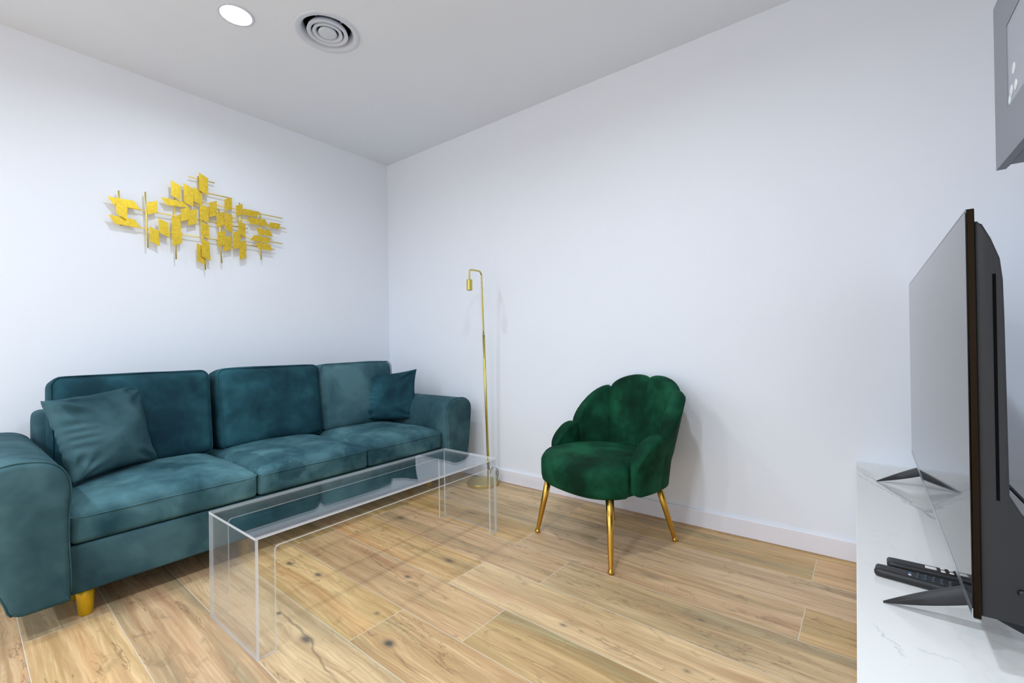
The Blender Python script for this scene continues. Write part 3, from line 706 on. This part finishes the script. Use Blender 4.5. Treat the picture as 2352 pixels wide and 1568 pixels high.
def shell():
    bm = bmesh.new()
    V = [0.0, 0.165, 0.335, 0.5, 0.665, 0.835, 1.0]            # lobe borders along the path
    VZ = [0.39, 0.535, 0.735, 0.785, 0.735, 0.545, 0.39]; BM = [0.045, 0.055, 0.045, 0.045, 0.060, 0.055]
    cols = []; NS = 20
    for li in range(6):
        for k in range(NS + (1 if li == 5 else 0)):
            w = k / NS; s = V[li] + (V[li + 1] - V[li]) * w
            w2 = 4 * w * (1 - w)
            top = VZ[li] + (VZ[li + 1] - VZ[li]) * (w if 0 < li < 5 else (w ** 0.55 if li == 0 else 1 - (1 - w) ** 0.55)) + BM[li] * w2 ** 0.62
            end = min(s, 1 - s) / 0.035
            endf = math.sqrt(max(0.0, 1 - (1 - min(1, end)) ** 2))
            
            col = []
            zb = 0.300 + 0.02 * (1 - min(1, end)) ** 2; th = 0.040
            def pos(z, off):
                hh = min(1, max(0, (z - 0.40) / 0.38)); sz = 0.5 + (s - 0.5) * (1 - 0.22 * (1 - hh) * max(0, 1 - abs(2 * s - 1) * 1.35))
                p, n = on_path(sz)
                if n.dot(Vector((p.x, p.y - 0.02, 0))) < 0: n = -n
                backness = max(0, (p.y + 0.05) / 0.33)
                hz = max(0, z - 0.42)
                fl = 0.16 * hz + 0.10 * hz * backness
                vtap = 1 - 0.06 * max(0, (0.45 - z) / 0.15)
                return Vector((p.x * vtap, p.y * vtap, z)) + n * (fl + off)
            NV = 18
            for v in range(NV + 1):                       # inner face going up
                z = zb + (top - zb - 0.02) * v / NV
                hfade = min(1, max(0, (z - 0.40) / 0.10))
                puff = 0.030 * (w2 ** 0.5) * (0.35 + 0.65 * hfade)
                ti = (th / 2 + puff - 0.006 * max(0, 1 - w2 * 6)) * endf
                col.append(pos(z, -ti))
            ti_top = (th / 2 + 0.030 * w2 ** 0.5) * endf; to_top = th / 2 * endf
            for v in range(1, 8):                          # rounded rim
                a = math.pi * v / 8; cen = (to_top - ti_top) / 2; rad = (to_top + ti_top) / 2
                col.append(pos(top - 0.02 + 0.02 * math.sin(a), cen - rad * math.cos(a)))
            for v in range(NV + 1):                        # outer face going down
                z = top - 0.02 - (top - zb - 0.02) * v / NV
                col.append(pos(z, (th / 2 + 0.007 * w2 ** 0.5) * endf))
            cols.append([bm.verts.new(q) for q in col])
    m = len(cols[0])
    for A, B in zip(cols, cols[1:]):
        for i in range(m): bm.faces.new((A[i], A[(i + 1) % m], B[(i + 1) % m], B[i]))
    bmesh.ops.remove_doubles(bm, verts=bm.verts, dist=0.0004)
    return bm
sh = obj('backrest', shell(), MAT['green'], chair)
def chair_seat():
    # D-shaped plan, thick, with rounded top and bottom rims
    bm = bmesh.new(); N = 96; plan = []
    for k in range(N):
        t = 2 * math.pi * k / N; ct, st = math.cos(t), math.sin(t)
        if st < 0: ex = 2.7; a, b = 0.282, 0.272
        else: ex = 2.2; a, b = 0.262, 0.245
        x = a * math.copysign(abs(ct) ** (2 / ex), ct); y = b * math.copysign(abs(st) ** (2 / ex), st)
        if y > -0.10: 
            x = max(-0.262, min(0.262, x))
        plan.append((x, y - 0.03))
    prof = [(0.0, 0.292), (0.80, 0.288), (0.93, 0.291), (0.985, 0.303), (1.0, 0.325), (1.004, 0.37), (1.0, 0.400), (0.985, 0.420), (0.95, 0.435), (0.85, 0.446), (0.6, 0.455), (0.3, 0.460), (0.0, 0.461)]
    rings = []
    for f, z in prof:
        if f == 0: rings.append([bm.verts.new((0, -0.02, z))])
        else:
            rings.append([bm.verts.new((px * f, (py + 0.02) * f - 0.02, z - 0.012 * (max(0, -py - 0.15) / 0.12) * (1 if z > 0.4 else 0))) for px, py in plan])
    for A, B in zip(rings, rings[1:]):
        for k in range(N):
            k2 = (k + 1) % N
            if len(A) == 1: bm.faces.new((A[0], B[k2], B[k]))
            elif len(B) == 1: bm.faces.new((A[k], A[k2], B[0]))
            else: bm.faces.new((A[k], A[k2], B[k2], B[k]))
    return bm
obj('seat', chair_seat(), MAT['green'], chair)
for sx, sy, tx, ty in ((-0.255, -0.245, -0.205, -0.20), (0.270, -0.265, 0.215, -0.205), (0.247, 0.234, 0.19, 0.17), (-0.13, 0.20, -0.11, 0.16)):
    a, b = Vector((sx, sy, 0)), Vector((tx, ty, 0.30)); d = b - a
    pts = [a + d * f for f in (0, .012, .03, .045, .055, .07, 0.5, 1.0)]
    bm = add_tube(bmesh.new(), pts, [0.010, 0.0135, 0.0145, 0.0125, 0.0100, 0.0102, 0.0145, 0.0190], 28); obj('leg', bm, MAT['gold_leg'], chair)

# ------------------------------------------------------------------ console
CT = 0.45
con = thing('media_console', 'low white marble-topped media console along the right wall', 'cabinet', (0.275, 1.15, 0))
def CL(bm): bmesh.ops.translate(bm, verts=bm.verts, vec=(-0.275, -1.15, 0)); return bm
obj('marble_top', CL(box((-0.006, -0.30, CT - 0.03), (XC - 0.001, YB - 0.001, CT), 0.0015, 2)), MAT['marble'], con, False)
obj('body', CL(box((0.03, -0.28, 0.06), (XC - 0.002, YB - 0.016, CT - 0.0305), 0.002)), MAT['cabinet_white'], con, False)
obj('plinth', CL(box((0.06, -0.26, 0.0), (XC - 0.002, YB - 0.016, 0.0595))), MAT['cabinet_white'], con, False)
for i in range(5):
    y0 = -0.275 + i * 0.548
    obj('drawer', CL(box((0.012, y0, 0.065), (0.0295, y0 + 0.544, CT - 0.035), 0.0015)), MAT['cabinet_white'], con, False)

# ------------------------------------------------------------------ television
TA = math.radians(-1.05)
tv = thing('television', 'black flat-screen television on splayed feet on the marble console', 'television', (0.150, 1.06, CT), TA)
# local: y along the screen (0..1.36), x depth away from the viewer side, z from the console top
LW, ZB, ZT = 1.36, 0.078, 0.763
bm = box((0.0, 0, ZB), (0.0095, LW, ZT), 0.001, 1); obj('panel_frame', bm, MAT['bezel_side'], tv, False)
bm = box((-0.0012, 0.004, ZB + 0.016), (-0.0002, LW - 0.004, ZT - 0.004), 0); obj('screen', bm, MAT['screen'], tv, False)
bm = bmesh.new(); add_box(bm, (-0.0015, 0.002, ZB + 0.001), (-0.0002, LW - 0.002, ZB + 0.0155)); obj('lower_bezel', bm, MAT['bezel_metal'], tv, False)
bm = bmesh.new(); add_box(bm, (0.0, 0.001, ZT + 0.0002), (0.009, LW - 0.001, ZT + 0.0022)); obj('top_trim', bm, MAT['bezel_metal'], tv, False)
hp = [(0.0098, ZT - 0.020), (0.0098, ZB + 0.002), (0.075, ZB + 0.003), (0.10, ZB + 0.02), (0.112, ZB + 0.045), (0.112, ZB + 0.095), (0.092, ZB + 0.13), (0.058, ZB + 0.185), (0.046, ZB + 0.21), (0.044, ZB + 0.50), (0.043, ZT - 0.12), (0.040, ZT - 0.085), (0.030, ZT - 0.05), (0.020, ZT - 0.025)]
bm = loft(bmesh.new(), hp, (0.012, LW - 0.012), 0.004, lambda a, b, x: (a, x, b), seg=3)
bk = sharp(obj('back_housing', bm, MAT['black'], tv), 25)
bm = box((0.0305, 0.0108, ZB + 0.20), (0.0345, 0.0125, ZT - 0.11), 0.0005); obj('side_groove', bm, MAT['groove'], bk, False)
bm = add_tube(bmesh.new(), [(0.058, 0.0125, ZB + 0.055), (0.058, 0.009, ZB + 0.055)], 0.006, 12); obj('screw', bm, MAT['black_gloss'], bk)
for fy in (0.14, 1.14):
    bm = bmesh.new()
    def limb(x0, z0, x1, z1, y):
        n = 10; prev = None
        for k in range(n + 1):
            f = k / n; x = x0 + (x1 - x0) * f; z = z0 + (z1 - z0) * f
            hw = 0.013 * (1 - f ** 3 * 0.8); hh = 0.0155 * (1 - f ** 1.6 * 0.93)
            zc = max(z, hh)
            ring = [bm.verts.new((x, y + hw * cy, zc + hh * cz)) for cy, cz in ((-1, -1), (-1, .3), (-.5, 1), (.5, 1), (1, .3), (1, -1))]
            if prev:
                for i in range(6): bm.faces.new((prev[i], prev[(i + 1) % 6], ring[(i + 1) % 6], ring[i]))
            else: bm.faces.new(ring)
            prev = ring
        bm.faces.new(prev[::-1])
    limb(0.020, 0.064, -0.115, 0.0015, fy); limb(0.012, 0.064, 0.115, 0.0015, fy)
    add_box(bm, (0.004, fy - 0.011, 0.052), (0.030, fy + 0.011, ZB + 0.006))
    sharp(obj('foot', bm, MAT['black'], tv), 40)
bm = add_tube(bmesh.new(), bez([(0.045, 0.16, 0.305), (0.075, 0.185, 0.262), (0.125, 0.22, 0.20), (0.22, 0.30, 0.11), (0.30, 0.5, 0.02), (0.36, 0.8, 0.006)], 8), 0.0032, 8); obj('power_cable', bm, MAT['blackcord'], tv)

# ------------------------------------------------------------------ remotes
def remote(label, x, y, rz, ln, wd, th, btns):
    t = thing('remote_control', label, 'remote control', (x, y, CT), rz, 'remote controls on the marble console')
    bm = puffy(ln, wd, th, min(th, wd) * 0.45, 10); bmesh.ops.translate(bm, verts=bm.verts, vec=(ln / 2, 0, th / 2)); obj('remote_body', bm, MAT['black'], t)
    for bx, by, r1, r2, mt in btns:
        b = puffy(r1 * 2, r2 * 2, 0.004, 0.0018, 4); bmesh.ops.translate(b, verts=b.verts, vec=(bx, by, th + 0.0002)); obj('button', b, MAT[mt], t)
remote('black remote control with small blue buttons, nearest the television foot', 0.028, 1.344, math.radians(-7), 0.19, 0.042, 0.018,
       [(0.062, 0.004, .003, .002, 'btn_b'), (0.062, -0.006, .003, .002, 'btn_w')] + [(0.075 + 0.013 * i, o, .0032, .002, 'btn_g') for i in range(5) for o in (-0.009, 0.002, 0.012)])
remote('black remote control with pale oval buttons, behind the other one', 0.052, 1.402, math.radians(-1), 0.19, 0.040, 0.017,
       [(0.078, 0.0, .010, .006, 'btn_w'), (0.098, -0.007, .004, .004, 'btn_w'), (0.098, 0.008, .004, .003, 'btn_w'), (0.112, -0.007, .004, .003, 'btn_w'), (0.112, 0.008, .004, .003, 'btn_w'), (0.135, 0.0, .006, .004, 'btn_w')])

# ------------------------------------------------------------------ grey wall cabinet, top right
cab = thing('wall_cabinet', 'grey wall cabinet with pale inset door panel, high at the right edge', 'cabinet', (0.42, 1.36, 1.436))
def KL(bm): bmesh.ops.translate(bm, verts=bm.verts, vec=(-0.42, -1.36, -1.436)); return bm
ky0, ky1, kz0, kz1 = 0.95, 1.716, 1.436, 1.862
obj('carcass', KL(box((0.322, ky0 + 0.01, kz0 + 0.006), (XC, ky1 - 0.014, kz1 - 0.003), 0.001)), MAT['cab'], cab, False)
bm = bmesh.new(); fr = 0.118
for a, b in (((0.300, ky0, kz0), (0.318, ky1, kz0 + fr)), ((0.300, ky0, kz1 - fr + 0.008), (0.318, ky1, kz1)), ((0.300, ky1 - fr - 0.002, kz0 + fr), (0.318, ky1, kz1 - fr + 0.008)), ((0.300, ky0, kz0 + fr), (0.318, ky0 + fr, kz1 - fr + 0.008))): add_box(bm, a, b)
dr = obj('door', KL(bm), MAT['cab'], cab, False)
obj('door_panel', KL(box((0.3012, ky0 + fr - 0.002, kz0 + fr - 0.002), (0.3175, ky1 - fr, kz1 - fr + 0.01))), MAT['cab_panel'], dr, False)
obj('seam', KL(box((0.3182, ky0 + 0.006, kz0 + 0.004), (0.3218, ky1 - 0.006, kz1 - 0.004))), MAT['cab_seam'], cab, False)
for i, (y, z, r) in enumerate(((1.583, 1.567, .011), (1.568, 1.583, .013), (1.545, 1.625, .013), (1.53, 1.580, .013))):
    bm = bmesh.new(); bmesh.ops.create_icosphere(bm, subdivisions=3, radius=r)
    for v in bm.verts: v.co *= 1 + 0.18 * fnoise(v.co, 70, i * 3.1); v.co.x *= 0.12
    bmesh.ops.translate(bm, verts=bm.verts, vec=(0.3010, y, z)); obj('relief_blossom', KL(bm), MAT['crystal'], dr, False)

S.cycles.transparent_max_bounces = 32
S.cycles.diffuse_bounces = 6
S.cycles.max_bounces = 10
S.cycles.use_adaptive_sampling = True
S.cycles.adaptive_threshold = 0.025
